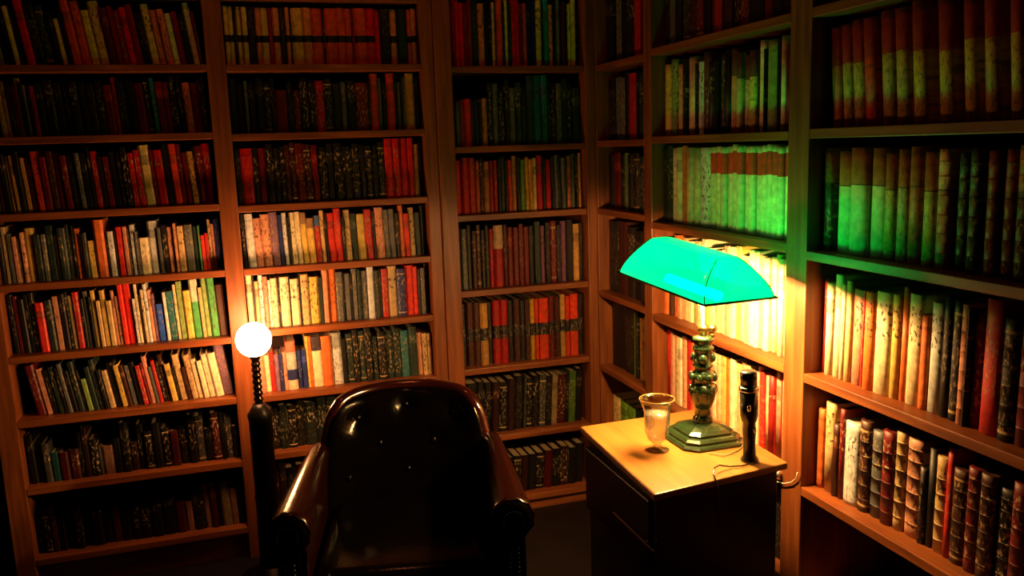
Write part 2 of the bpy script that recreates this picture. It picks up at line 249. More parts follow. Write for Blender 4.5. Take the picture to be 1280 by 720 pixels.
# One entry per row of books: bay, index of its shelf, (scale, offset x, row's middle y in the picture), lowest and highest book
# (share of the opening), lean in degrees, then the spines in order: where each begins, its colour and marks
# (* lettering, = dark band, ^ contrasting top, # raised bands, ! short, + tall, _ nothing there, . end)
ROWS = [
 ('L', 1, (4, 0, 40), .80, .95, -7, '-95k -70m -45k -15e 20k 50k 75t 100k 135s+ 180k 230n* 275k 315t! 340k 365o+ 410o*+ 455y 500t*+ 555d 590m 620m* 650r 685m 720k 760t* 800p 835p* 870c 905m 935k 970c+ 1005m 1020.'),
 ('L', 2, (4, 0, 130), .80, .95, -3, '-110k -80m -55k -30t 0t 25k 50m 75t* 100k 115e 130k 150r 175k 215k* 270k 310k 350k* 395k 440k 480k 520m 570r 595k 635k 680m 730k* 765a 790m 830m 860k* 895k 930p* 970m 1010k* 1045.'),
 ('L', 3, (3.6, 0, 215), .78, .95, -3, '-100k -75m -50k -20t 0t 20k 50t 75d 105o* 145m 180d 215m 245m 280k 320e* 345k 380k 395r* 430k 450m 485k 520k 545k* 575r* 605r* 635c 685m 700r 745k 780o 815m 840m 865t* 895k 905m* 940r* 978.'),
 ('L', 4, (3.6, 0, 310), .70, .90, -1, '-95k -75t -50e -25p 0t 12k 20p* 40y 85n 120e* 145n 185w 205n 230e 245n 262t 275k 285o 312t 320k 335e 345y! 385o+ 437k 447w* 480k 490s 525p 548e* 562w* 585e 598c! 650w 697e 715k 740p* 775p 790t* 825e* 870n 895g 905s! 925r! 945t* 960p 975u 1005.'),
 ('L', 5, (3.79, 0, 403), .72, .96, -2, '-90k -60m -35k 0k 25k* 55s 108n* 150p 190k 222k* 240t 262r* 298k* 320e 348k 362y 388t 412y 440t 472p 492p* 512s+ 540s+ 583w 600c 617t 632c* 650w* 668p 685v 702b! 748w 765a* 805c 822l 855y 895g^ 940t 960l+ 990g*+ 1030d 1075.'),
 ('L', 6, (3.79, 0, 480), .68, .92, -8, '10m 60p 100k 130n* 165k 185e 210k 240n 275k 290l! 325n 355n 385k 410t 445k 480y 515d 535e* 570k 595r* 625m 640p 665e 685r 705k* 725d* 750y 785k! 800t 840d! 860t* 895c 925c 955c 990c 1035v+ 1085.'),
 ('L', 7, (3.43, 0, 578), .55, .85, -2, '60k 95k 130e* 165a! 205m! 250m! 300k 320d 350k* 390e! 405p! 465k 500k 540d*! 575k 610k* 650k 690k* 730m 770k* 815k 850e* 890k 925m* 965k 985e* 1020k 1040.'),
 ('L', 8, (3.43, 0, 645), .55, .80, -2, '120k 150k* 185m 215k 250d 290k 330k 370k 420k 460m 500k 550k 590k 640k 690k 750m! 795p! 830k* 880p 910m 940k 960t* 1000p 1030k 1055.'),
 ('M', 1, (4, 260, 40), .90, .92, 0, '88t= 112t= 135k 150t= 177t= 205k*= 245p= 270t= 310m 330p= 365k*= 395p= 415k 425t*= 480p= 522o= 580k 590o= 648o= 690o= 725m 737o= 795r= 840r 866k*= 915p= 950n 1000o= 1020p= 1045.'),
 ('M', 2, (4, 260, 130), .80, .93, 0, '100k 135k 175e 192k 235k 275k* 310k 330m! 390k 425m*! 460k* 500k* 540r* 585k* 625k 670e* 700k* 745m* 805k 822o+ 862e 880k 905o+ 945k 962e 975k 988e 1003y+ 1048k 1072.'),
 ('M', 3, (3.6, 260, 215), .86, .95, 0, '120k 145r 200k 225m 262k* 297k 325k* 350d 375d* 400m 440d* 475m 505k* 545k 580k* 620k* 660k* 700k 725k* 755k 780k* 815s+ 855s*+ 885s+ 922s+ 950t 972k 990.'),
 ('M', 4, (3.6, 260, 292), .80, .97, -1, '145k 168w 205p* 240p* 280v* 318u 340w 360k 372c* 400c 425y^ 452y^ 485r^* 515t* 535k 548s 580s+ 612k 625t* 655n 685y 722r* 755k 770p* 808e* 832e 858k 878o+ 900s 925t* 950n 978k 1000.'),
 ('M', 5, (3.79, 280, 370), .84, .98, 0, '100c+ 130k 140t 160w* 182p* 205w* 220c* 252k 262c* 308k 316c* 358k 366t* 405y* 455n 475p+ 500o+ 540e* 575k 585e 610k 618e* 645n 660e* 695w+ 725e* 750k 765r* 795t* 838u* 880s 920s 940k 955e* 975k 993.'),
 ('M', 6, (3.79, 280, 454), .74, .95, -1, '160o! 185p! 215c! 240r! 262v! 285u! 300p! 320p^ 365u! 390u! 412y 425o 440c^ 485o 530w^* 578k 600n* 630k* 655n* 685k* 715n* 745k* 780n* 815n* 850a* 890n 925p 950t* 970t 990.'),
 ('M', 7, (2.88, 300, 548), .75, .92, 0, '85n 120k* 160n 190k* 220k* 250n* 290n 325n* 360k 395k* 430n 470k 510m 550k 590m* 630k 660d 705.'),
 ('M', 8, (2.88, 300, 612), .75, .92, 0, '95r 130m 150d 175k 210m 250k 290k 330k 380k 430k 480k 530k 580k 630k 690.'),
 ('R', 1, (4, 540, 42), .84, .92, 0, '85s^ 105s^ 125s^ 145s^ 170m 190m 210n 245p* 278k 300k 315t 330d 340o^* 372u 382y 400n 415s 440s 460m 475o 500k 522u 545y* 575k 583a 607p* 635k 648e 668k 680m 692k 708y* 728y 750k 762.'),
 ('R', 2, (4, 540, 145), .72, .94, 0, '105k! 125e! 145m! 168s! 205k! 222u! 245k! 260t! 285k* 312e* 345k* 375k* 400e* 430n* 460k 485n^+ 520a+ 560a+ 590k 610k* 635e* 662n 690k* 715n 750.'),
 ('R', 3, (3.79, 540, 230), .84, .93, 0, '115s 150s 188o 220p 240d* 258t 285r 305r 325k 340n 362k 375o 395t 415k 435l 458y 475y 492c 510r 540k 558s 585k 600e 618k 632e 650k 658p* 680e 700k 712t 725.'),
 ('R', 4, (3.79, 540, 320), .84, .93, 0, '130k 150e* 178k 200d* 222d* 245k 265k 285r 305r^ 350d 368m 395m 425m 445m 472k 500n 528v 550k 575m* 605k 625v 650k 683t 712k 725.'),
 ('R', 5, (2.88, 540, 415), .86, .90, 0, '118k= 140d= 165d= 190t= 218k= 235r= 262r= 290k= 312d= 335k= 355d= 372y= 388o= 405o= 438m= 460d= 482t= 500o= 518o= 545k= 565.'),
 ('R', 6, (2.88, 540, 505), .78, .86, 3, '110k 155k 185k 215d 245k* 275d 305k 340e 350k* 375k* 400e* 425k 450c 475m* 505k 518l 545k 570.'),
 ('R', 7, (2.88, 540, 582), .60, .70, 4, '250k 290k* 320d 350k 380k* 410m 440k 470d* 500k 530k 560.'),
 ('N', 1, (3.6, 740, 40), .86, .95, 0, '40k 70e* 95k 125k* 155r+ 180k 190n* 212k 232.'),
 ('N', 2, (3.6, 740, 130), .84, .93, 0, '40k 66e* 92e* 112k 130r 158k 165n* 190n 212e* 232.'),
 ('N', 3, (3.27, 740, 230), .84, .93, 0, '42k 60m 82k 98l 112k 130k* 150n* 172k 190t 208.'),
 ('N', 4, (3.27, 740, 325), .84, .93, 0, '48k 80d 110k* 140k 170m 195k 212.'),
 ('N', 5, (2.667, 720, 430), .84, .93, 0, '92k 130k 160l 172k 178t 190c 203k 212k* 232.'),
 ('N', 6, (2.667, 720, 500), .55, .68, 0, '95c 120l 140l 165n 185k 205l 230.'),
 ('A', 1, (3.6, 740, 30), .84, .93, 0, '292k 320e 345k 372n* 400d* 430m* 460k 490m 515r* 545d 580k* 615m* 650k 685k 720m 755k* 790k 830d 865k 900.'),
 ('A', 2, (3.6, 740, 115), .80, .93, 0, '296y 322l* 348t* 382k 398c 428k 440w* 460d^* 490k* 512k 530n* 558k 582p^ 608t^ 630t^* 655y^* 685k 700c 728k 734l 778k 790c 812m 835m 856p*+ 888.'),
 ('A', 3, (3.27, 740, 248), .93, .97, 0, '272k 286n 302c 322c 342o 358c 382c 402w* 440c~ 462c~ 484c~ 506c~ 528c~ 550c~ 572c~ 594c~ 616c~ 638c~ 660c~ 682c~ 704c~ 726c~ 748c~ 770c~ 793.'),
 ('A', 4, (2.667, 720, 390), .86, .96, 0, '258o 272d 284o 300p 314t 330c 346l 360t 374c* 390y 404c 420t 436c 452p 468c 484y 500c 516t 532c 548c* 564p 580c 596c 612y 628c 644c 660c 676t 692.'),
 ('A', 5, (2.667, 720, 490), .82, .92, 0, '260s 280p 292t 304c 318p 330r 346o 360s 372t 388o 402p 416c 430t 444y 458o 474c 488t 500y 514p 528t 540c 556p 570s 584t 600r 616p 632s 648t 660r 676m 690.'),
 ('A', 6, (2.667, 720, 560), .82, .92, 0, '270k 300m 340k 380d 420k 460m 500k 540k 580d 620k 660k 700.'),
 ('G', 1, (2.117, 990, -90), .82, .92, 0, '50k 90m 130k 170m 210k 260d 310k 360m 410k 460k 510m 560k 610k 660m 720k 790m 860k 940.'),
 ('G', 2, (2.117, 990, 90), .90, .97, -5, '66p^# 96t^*# 126t^*# 160_ 166o^*# 202_ 210t^*# 250_ 258t^*# 298_ 308y^*#+ 350_ 384y^*#+ 430_ 450y^*#+ 492_ 524t^*#+ 570_ 604t^*#+ 648_ 690t^*# 740_ 780t^*# 830_ 880k 960.'),
 ('G', 3, (2.117, 990, 265), .86, .92, 0, '58d^* 84_ 90c^ 131c^ 181c^ 225y^* 258t^* 294o^* 332_ 340y^* 378_ 385p^*# 424_ 436n^*# 468_ 476n^*# 512_ 532m^*# 568_ 576m^*# 612_ 625d^*# 670_ 680m^*# 730_ 740k^*# 800d*# 860k 940.'),
 ('G', 4, (1.845, 990, 440), .80, .90, 1, '36r 47c 66c 88c^ 100t 117p* 148r 153o* 182c* 226y* 250o 268c* 310o! 333w* 372k 398k* 430p*# 455k 460m*# 484_ 500r+ 560k*# 610m*# 660k 710d*# 760k*# 830m 900.'),
 ('G', 5, (1.845, 990, 590), .74, .84, 1, '42o 58t* 84d! 100m* 113w* 152d*# 182e*# 215m*# 248t*# 276p*# 322k^*! 340k 362t*# 396r+ 416d*# 460m*# 498d*# 545k*# 600m*# 650d*# 720k*# 790m# 860.'),
]
FACE = 0.042    # books stand this far behind the shelf's front edge
ROOM_TOP = {}
books = []
for bay, si, (s, ox, my), hlo, hhi, lean, txt in ROWS:
    toks = txt.replace('.', ' .').split()
    ent = []
    for tk in toks:
        if tk == '.': continue
        i = 1
        while i < len(tk) and (tk[i].isdigit()): i += 1
        num, rest = float(tk[:i]), tk[i:]
        ent.append((num, rest))
    zs = zz(SH[bay][si]) + T / 2; ztop = zz(SH[bay][si - 1]) - T / 2; op = ztop - zs
    def to_s(v):
        x = v / s + ox
        if bay in 'LMR': return on_back(x, my, YS + FACE).x
        return -on_right(x, my, XS + FACE).y
    pos = [to_s(e[0]) for e in ent]
    lo, hi = EXT[bay]; k = 0
    # the list runs from one upright to the other; close the small gap left by reading a slanted row at one height
    P0, P1 = pos[0], pos[-1]
    n0, n1 = (lo + 0.004, hi - 0.004)
    if bay == 'L' and si == 6: n0 = lo + 0.03
    if bay == 'G': n1 = min(hi - 0.004, P1)
    if bay in 'R' and si == 7: n0 = P0
    off = n0 if not (bay == 'R' and si == 7) else P0
    pos = [n0 + (p - P0) / (P1 - P0) * (n1 - n0) for p in pos]
    ln = math.radians(lean); ordn = 0; start = len(books)
    limit = n1 - abs(math.tan(ln)) * 0
    for j in range(len(ent) - 1):
        c = ent[j][1]
        if c[0] == '_': continue
        w = (pos[j + 1] - pos[j]) * math.cos(ln) - 0.0006
        if w < 0.004: w = 0.004
        h = op * random.uniform(hlo, hhi) * (1.0 if abs(lean) < 5 else 0.985)
        if '!' in c: h = op * hlo * random.uniform(0.84, 0.92)
        if '+' in c: h = op * min(0.965, hhi * 1.04)
        books.append(dict(bay=bay, si=si, s0=pos[j], w=w, h=h, z=zs, lean=ln, c=c[0], m=c[1:], set=random.uniform(-0.004, 0.010), n=ordn, op=op, seed=random.random()))
        ordn += 1
    for b in books[start:]: b['cnt'] = ordn
    # leaning rows need the room their tilt takes: squeeze them in from the side they lean towards
    if abs(lean) > 1.5:
        room = max(b['h'] for b in books[start:start + 1]) * abs(math.sin(ln))
        for b in books[start:]:
            if lean < 0: b['s0'] = n0 + room + (b['s0'] - n0) * (n1 - n0 - room - 0.004) / (n1 - n0); b['w'] *= (n1 - n0 - room - 0.004) / (n1 - n0)
            else: b['s0'] = n0 + (b['s0'] - n0) * (n1 - n0 - room - 0.004) / (n1 - n0); b['w'] *= (n1 - n0 - room - 0.004) / (n1 - n0)
    top = [b for b in books[start:] if b['z'] + b['h'] > ztop - 0.006]
    for b in top: b['h'] = ztop - 0.006 - b['z']

def jit(c, a=0.10):
    k = 1 + random.uniform(-a, a); return tuple(max(0, min(1, v * k * (1 + random.uniform(-a, a) * 0.4))) for v in c)
def spine_levels(b):
    """(z, bulge, colour, lettering) from the foot up: each entry is a band that starts at z"""
    h = b['h']; base = jit(lin(PAL[b['c']][0])); m = b['m']
    mxc = max(base)
    if (b['bay'] in 'LM' and b['si'] <= 3) or b['bay'] in 'RN' or (b['bay'] == 'G' and b['si'] == 2): base = tuple(v * (v / mxc) ** 0.9 for v in base)  # rows far from the lamps: redder tone of dim light put into covers
    if b['si'] >= 7 and b['bay'] in 'LM' or b['si'] >= 6 and b['bay'] == 'R': base = tuple(v * .35 for v in base)  # lowest rows: the deep shade down there put into the cover colour
    if b['bay'] in 'LMR' and b['si'] == 1 and b['c'] not in 'kn': base = tuple(min(.95, v * 2.1) for v in base)  # top rows: brighter light put into the cover colour
    r = random.Random(b['seed'])
    star = '*' in m; dark = sum(base) < 0.25
    gold = (0.50, 0.34, 0.15)
    def bands(zlist, col): return [(z, col) for z in zlist]
    segs = []
    if '=' in m:
        lower = tuple(v * 0.75 for v in base)  # duller foot: shade below the band put into the spine colour
        segs = [(0, lower, 0.15), (.40, (0.012, 0.010, 0.010), 0.55 if b['bay'] == 'R' else 0.0), (.60 if b['bay'] == 'R' else .52, base, 0.35 if star else 0.12)]
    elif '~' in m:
        segs = [(0, base, 0.0), (.68, (0.75, 0.05, 0.02), 0.12), (.93, base, 0.0)]  # red title label and warm light on the upper spine, both painted
    elif '^' in m:
        if b['bay'] == 'G' and b['si'] == 2: topc = (0.42, 0.03, 0.025); cut = .60 + r.uniform(-.04, .04)
        elif b['bay'] == 'G' and b['si'] == 3: topc = (0.55, 0.17, 0.05) if b['c'] in 'cytod' else tuple(v * 1.6 for v in base); cut = .67  # warm light on the upper spine put into the colour above the green glow
        elif b['bay'] == 'M' and b['si'] == 6: topc = {'p': (0.55, 0.13, 0.08), 'c': (0.04, 0.03, 0.04), 'w': (0.30, 0.33, 0.28)}.get(b['c'], base); cut = .72
        elif b['bay'] == 'M' and b['si'] == 4: topc = (0.05, 0.12, 0.30) if b['c'] == 'r' else (0.35, 0.20, 0.10); cut = .78
        elif b['c'] == 'g': topc = (0.55, 0.60, 0.45); cut = .62
        elif b['bay'] == 'A': topc = (0.12, 0.07, 0.05); cut = .68
        elif b['bay'] == 'R' and b['si'] == 4: topc = (0.75, 0.5, 0.28); cut = .62
        else: topc = tuple(min(1, v * 1.3) for v in base); cut = .78
        segs = [(0, base, 0.6 if star else 0.08), (cut, topc, (0.45 if b['si'] != 2 else 0.12) if star else 0.1)]
        if b['bay'] == 'G' and b['si'] == 3: segs.insert(1, (cut - .012, (0.10, 0.05, 0.02), 0.0))
        if b['bay'] == 'M' and b['si'] == 6 and b['c'] == 'p': segs = [(0, (0.8, 0.55, 0.35), 0.1), (.2, (0.02, 0.03, 0.12), 0.0), (.42, (0.42, 0.42, 0.36), 0.1), (.78, topc, 0.1)]
    else:
        kind = r.random()
        if star:
            if kind < .4: segs = [(0, base, 0.0), (.10, base, 0.85), (.92, base, 0.0)]
            elif kind < .7: segs = [(0, base, 0.1), (.55, base, 0.95), (.90, base, 0.0)]
            else: segs = [(0, base, 0.0), (.06, gold if dark else base, 0.5), (.085, base, 0.5), (.60, base, .9), (.88, gold if dark else base, 0.4), (.905, base, 0.1)]
        else:
            if kind < .35: segs = [(0, base, 0.0)]
            elif kind < .6:
                k = 0.55 if not dark else 2.2
                lab = tuple(min(1, v * k) for v in base); segs = [(0, base, 0.0), (.68, lab, 0.5), (.84, base, 0.0)]
            elif kind < .8: segs = [(0, base, 0.0), (.30, base, 0.55), (.82, base, 0.0)]
            else:
                lab = tuple(min(1, v * 0.7) for v in base) if not dark else tuple(v * 1.6 for v in base)
                segs = [(0, base, 0.0), (.08, lab, 0.0), (.11, base, 0.25), (.86, lab, 0.0), (.89, base, 0.0)]
    out = []
    ribs = [.14, .30, .46, .62, .78, .90] if '#' in m and b['si'] != 2 else []
    for i, (f, c, a) in enumerate(segs):
        e = segs[i + 1][0] if i + 1 < len(segs) else 1.0
        cuts = [f] + [q for q in ribs if f + .012 < q < e - .012] + [e]
        for p, q in zip(cuts, cuts[1:]):
            out.append((p * h, 0, c, a))
            if q in ribs and q != e:
                out.append((q * h - 0.0015, 1, c, a)); out[-1] = ((q - .006) * h, 1, c, a)
                out.append(((q + .006) * h, 0, c, a))
        # drop duplicates made where a raised band restarts
    o2 = []
    for q in sorted(out, key=lambda t: t[0]):
        if o2 and q[0] - o2[-1][0] < 0.0008: continue
        o2.append(q)
    return o2
def cover_geometry(bm, b, big, M=None):
    w, h = b['w'], b['h']; D = b['D']; bl = min(0.32 * w, 0.007 if not big else 0.011); t = min(0.0024, w * 0.22)
    col = bm.loops.layers.float_color.get('col') or bm.loops.layers.float_color.new('col')
    uv = bm.loops.layers.uv.get('uv') or bm.loops.layers.uv.new('uv')
    if big: arc = [(-1, 1), (-.86, .48), (-.6, .2), (-.3, .05), (0, 0), (.3, .05), (.6, .2), (.86, .48), (1, 1)]
    else: arc = [(-1, 1), (-.55, .2), (.55, .2), (1, 1)]
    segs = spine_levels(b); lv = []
    for i, (z, off, c, a) in enumerate(segs):
        z1 = segs[i + 1][0] if i + 1 < len(segs) else h
        lv.append((z, z1, off, c, a))
    su, sv = b['seed'] * 9.7, b['seed'] * 5.3
    def ring(z, off):
        pts = [(-w / 2, D)] + [(ax * w / 2, bl * ay - off * 0.0016 * (1 - ax * ax)) for ax, ay in arc] + [(w / 2, D), (w / 2 - t, D), (w / 2 - t, bl + t), (-w / 2 + t, bl + t), (-w / 2 + t, D)]
        vs = []
        for x, y in pts:
            p = Vector((x, y, z)); vs.append((bm.verts.new(M @ p if M else p), x, y, z))
        return vs
    prev = None; first = None
    def paint(f, vs, c, a):
        f.material_index = 0
        for l, (vv, x, y, z) in zip(f.loops, vs):
            l[col] = (c[0], c[1], c[2], a if (y <= bl + 1e-6) else 0.0); l[uv].uv = (x + su, z + sv)
    for i, (z0, z1, off, c, a) in enumerate(lv):
        r0 = ring(z0, off); r1 = ring(z1, off); n = len(r0)
        if first is None: first = (r0, c)
        for k in range(n):
            q = [r0[k], r0[(k + 1) % n], r1[(k + 1) % n], r1[k]]
            f = bm.faces.new([e[0] for e in q]); paint(f, q, c, a)
            if big and 1 <= k < len(arc): f.smooth = True
        if prev:
            # step between a raised band and the flat
            if prev[1] != off:
                for k in range(1, len(arc)):
                    q = [prev[0][k], prev[0][k + 1], r0[k + 1], r0[k]]
                    f = bm.faces.new([e[0] for e in q]); paint(f, q, c, a)
        prev = (r1, off, c)
    for r_, c in ((first[0][::-1], first[1]), (prev[0], prev[2])):
        f = bm.faces.new([e[0] for e in r_]); paint(f, r_, c, 0)
def page_geometry(bm, b, M=None, mi=0):
    w, h, D = b['w'], b['h'], b['D']; t = min(0.0024, w * 0.22); bl = min(0.32 * w, 0.011)
    n0 = len(bm.verts); x = w / 2 - t - 0.0001
    v = [Vector(p) for p in ((-x, bl + t, .003), (x, bl + t, .003), (x, D - .004, .003), (-x, D - .004, .003), (-x, bl + t, h - .004), (x, bl + t, h - .004), (x, D - .004, h - .004), (-x, D - .004, h - .004))]
    v = [bm.verts.new(M @ p if M else p) for p in v]
    for f in ((3, 2, 1, 0), (4, 5, 6, 7), (0, 1, 5, 4), (1, 2, 6, 5), (2, 3, 7, 6), (3, 0, 4, 7)):
        fc = bm.faces.new([v[i] for i in f]); fc.material_index = mi

def inside(px, py, poly):
    c = False; n = len(poly)
    for i in range(n):
        x1, y1 = poly[i]; x2, y2 = poly[(i + 1) % n]
        if (y1 > py) != (y2 > py) and px < (x2 - x1) * (py - y1) / (y2 - y1) + x1: c = not c
    return c
HIDE = [[(345, 720), (340, 650), (430, 500), (600, 480), (660, 640), (665, 720)], [(725, 533), (818, 618), (985, 578), (1000, 640), (940, 720), (800, 720)],
        [(770, 340), (800, 300), (940, 320), (973, 375), (885, 385)], [(298, 500), (342, 500), (342, 720), (298, 720)], [(725, 533), (818, 618), (985, 578), (860, 500)]]
for b in books:
    if b['bay'] in 'LMR':
        rot = 0.0; loc = Vector((b['s0'], YS + FACE + b['set'], b['z']))
    else:
        rot = -math.pi / 2; loc = Vector((XS + FACE + b['set'], -b['s0'], b['z']))
    b['D'] = min(DEP - FACE - 0.02, 0.72 * b['h'] + 0.01, 0.19)
    # tilt about the lower corner the book rests on, spine centred on x=0
    ln = b['lean']; w = b['w']
    piv = Vector((-w / 2 if ln < 0 else w / 2, 0, 0))
    local = Matrix.Translation(piv) @ Matrix.Rotation(ln, 4, 'Y') @ Matrix.Translation(-piv)
    b['M'] = Matrix.Translation(loc) @ Matrix.Rotation(rot, 4, 'Z') @ Matrix.Translation((w / 2 / math.cos(ln), 0, 0.0004)) @ local
    area = 0.0; vis = 0; tot = 0
    for fz in (.1, .3, .5, .7, .9):
        for fx in (-.4, 0, .4):
            px, py, _ = project(b['M'] @ Vector((fx * w, 0, fz * b['h']))); tot += 1
            if 0 <= px <= 1280 and 0 <= py <= 720 and not any(inside(px, py, p) for p in HIDE): vis += 1
    A = [project(b['M'] @ Vector(q)) for q in ((-w / 2, 0, 0), (w / 2, 0, 0), (w / 2, 0, b['h']), (-w / 2, 0, b['h']))]
    ar = abs(sum(A[i][0] * A[(i + 1) % 4][1] - A[(i + 1) % 4][0] * A[i][1] for i in range(4))) / 2
    b['vis'] = ar * vis / tot
order = sorted(books, key=lambda b: -b['vis'])
chosen = set(id(b) for b in order[:300] if b['vis'] > 0)

# descriptions: look first, then the neighbours, then the count along the shelf
rows = {}
for b in books: rows.setdefault((b['bay'], b['si']), []).append(b)
first_si = {'L': 1, 'M': 1, 'R': 1, 'N': 1, 'A': 1, 'G': 2}
def thick(b): return 'slim' if b['w'] < 0.017 else ('thick' if b['w'] > 0.034 else 'medium')
def colour(b):
    return PAL[b['c']][1]
cands = {}
for key, rw in rows.items():
    rw.sort(key=lambda b: b['s0'])
    tier = ORD[max(0, key[1] - first_si[key[0]])]
    for i, b in enumerate(rw):
        L_ = colour(rw[i - 1]) if i else None; R__ = colour(rw[i + 1]) if i + 1 < len(rw) else None
        if L_ and R__:
            nb = ('between two %s ones' % L_) if L_ == R__ else 'between %s and %s' % (L_, R__)
        elif L_: nb = 'against the right upright'
        else: nb = 'against the left upright'
        b['label'] = '%s %s book %s, %s shelf, %s' % (thick(b), colour(b), nb, tier, BAY[key[0]])
        b['label2'] = '%s %s book, %s from left on %s shelf of %s' % (thick(b), colour(b), NUM[i], tier, BAY[key[0]])
        b['group'] = 'books on the %s shelf of the %s' % (tier, BAY[key[0]])
        cands.setdefault(b['label'], []).append(b)
for l, bs in cands.items():
    if len(bs) > 1:
        for b in bs: b['label'] = b['label2']

stuff_bm = bmesh.new(); stuff_bm.loops.layers.float_color.new('col'); stuff_bm.loops.layers.uv.new('uv')
for b in books:
    if id(b) in chosen:
        big = b['bay'] in 'GA'
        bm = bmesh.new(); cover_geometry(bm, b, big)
        o = obj('book', bm, [BOOKM], None); o.matrix_world = b['M']
        tag(o, b['label'], 'book', b['group'])
        bm = bmesh.new(); page_geometry(bm, b); obj('page_block', bm, PAGES, o)
    elif not (b['bay'] == 'G' and b['si'] == 1):
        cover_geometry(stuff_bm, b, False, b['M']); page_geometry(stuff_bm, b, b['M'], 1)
so = obj('books', stuff_bm, [BOOKM, PAGES], kind='stuff')
so['label'] = 'remaining smaller and darker books filling the bookcases'; so['category'] = 'books'

# ------------------------------------------------------------------ globe floor lamp
def globe_lamp():
    x, y = -0.007, 3.01
    t = thing('globe_floor_lamp', 'floor lamp with a glowing round white globe on a slim dark pole', 'lamp', (x, y, 0))
    bm = bmesh.new()
    add_lathe(bm, [(.12, 0), (.12, .012), (.105, .022), (.06, .035), (.048, .06)], 32); obj('base', bm, BLACKW, t, True)
    bm = bmesh.new()
    add_lathe(bm, [(.046, .055), (.042, .10), (.040, .30), (.042, .32), (.038, .34), (.040, .60), (.044, .62), (.030, .645), (.020, .66)], 28)
    obj('column', bm, BLACKW, t, True)
    bm = bmesh.new(); pr = [(.020, .655)]
    for i in range(7):
        z = .665 + i * .021; pr += [(.012, z), (.0165, z + .008), (.0165, z + .013), (.012, z + .020)]
    pr += [(.016, .818), (.020, .826), (.024, .838)]
    add_lathe(bm, pr, 24); obj('beaded_pole', bm, plain('dark_bronze', (0.05, 0.03, 0.02), 0.2, 0.9), t, True)
    bm = bmesh.new(); add_lathe(bm, [(.026, .834), (.030, .842), (.030, .850), (.024, .852)], 24); obj('globe_fitter', bm, BRASS, t, True)
    bm = bmesh.new(); add_ball(bm, (0, 0, .887), .060, 32, 20); g = obj('globe', bm, emit('lit_opal_globe', GLOBE_COL, GLOBE_POWER), t, True)
    g['label'] = 'glowing white globe'
globe_lamp()

# ------------------------------------------------------------------ added fill light, out of view, to warm the top rows of books
def fill_light():
    t = thing('fill_light', 'added unseen warm fill light above the top rows of books', 'lamp', (0.25, 2.30, HC))
    bm = bmesh.new(); add_lathe(bm, [(.085, -.03), (.09, -.02), (.09, 0)], 32); obj('fill_mount', bm, BRASS, t, True)
    bm = bmesh.new(); add_lathe(bm, [(.02, -.085), (.05, -.075), (.07, -.055), (.078, -.03)], 32); obj('fill_dome', bm, emit('fill_glow', (1.0, 0.26, 0.08), FILL_POWER), t, True)
fill_light()

# ------------------------------------------------------------------ side table
TZ = 0.72
def side_table():
    t = thing('side_table', 'small dark side table with a bright orange-brown wooden top', 'table', (1.04, 1.92, 0))
    o = Vector((1.04, 1.92, 0))
    cs = [Vector((0.842, 1.669, 0)), Vector((1.235, 1.721, 0)), Vector((1.255, 2.190, 0)), Vector((0.864, 2.177, 0))]
    bm = bmesh.new()
    lo = [bm.verts.new(c - o + Vector((0, 0, TZ - 0.018))) for c in cs]; hi = [bm.verts.new(c - o + Vector((0, 0, TZ))) for c in cs]
    bm.faces.new(lo[::-1]); bm.faces.new(hi)
    for i in range(4): bm.faces.new((lo[i], lo[(i + 1) % 4], hi[(i + 1) % 4], hi[i]))
    obj('table_top', bm, TABLE, t, False, 0.004)
    bm = bmesh.new()
    ctr = sum(cs, Vector()) / 4; ins = [c + (ctr - c) * 0.09 for c in cs]
    lo = [bm.verts.new(c - o + Vector((0, 0, 0.09))) for c in ins]; hi = [bm.verts.new(c - o + Vector((0, 0, TZ - 0.018))) for c in ins]
    bm.faces.new(lo[::-1]); bm.faces.new(hi)
    for i in range(4): bm.faces.new((lo[i], lo[(i + 1) % 4], hi[(i + 1) % 4], hi[i]))
    obj('cabinet_body', bm, BLACKW, t, False, 0.003)
    for c in ins:
        q = c + (ctr - c) * 0.06 - o
        box_obj('leg', q.x - .018, q.x + .018, q.y - .018, q.y + .018, 0, .091, BLACKW, t, 0.002)
    # drawer on the side that faces the armchair
    d = box_obj('drawer', -0.186, -0.165, -0.195, 0.20, 0.50, 0.68, BLACKW, t, 0.004)
    bm = bmesh.new(); add_tube(bm, [(-0.196, -0.242, .576), (-0.196, -0.015, .576)], .0025, 10)
    add_tube(bm, [(-0.196, -0.19, .576), (-0.18, -0.19, .576)], .002); add_tube(bm, [(-0.196, -0.03, .576), (-0.18, -0.03, .576)], .002)
    h = obj('drawer_pull', bm, CHROME, d); h['label'] = 'long thin chrome pull'
side_table()

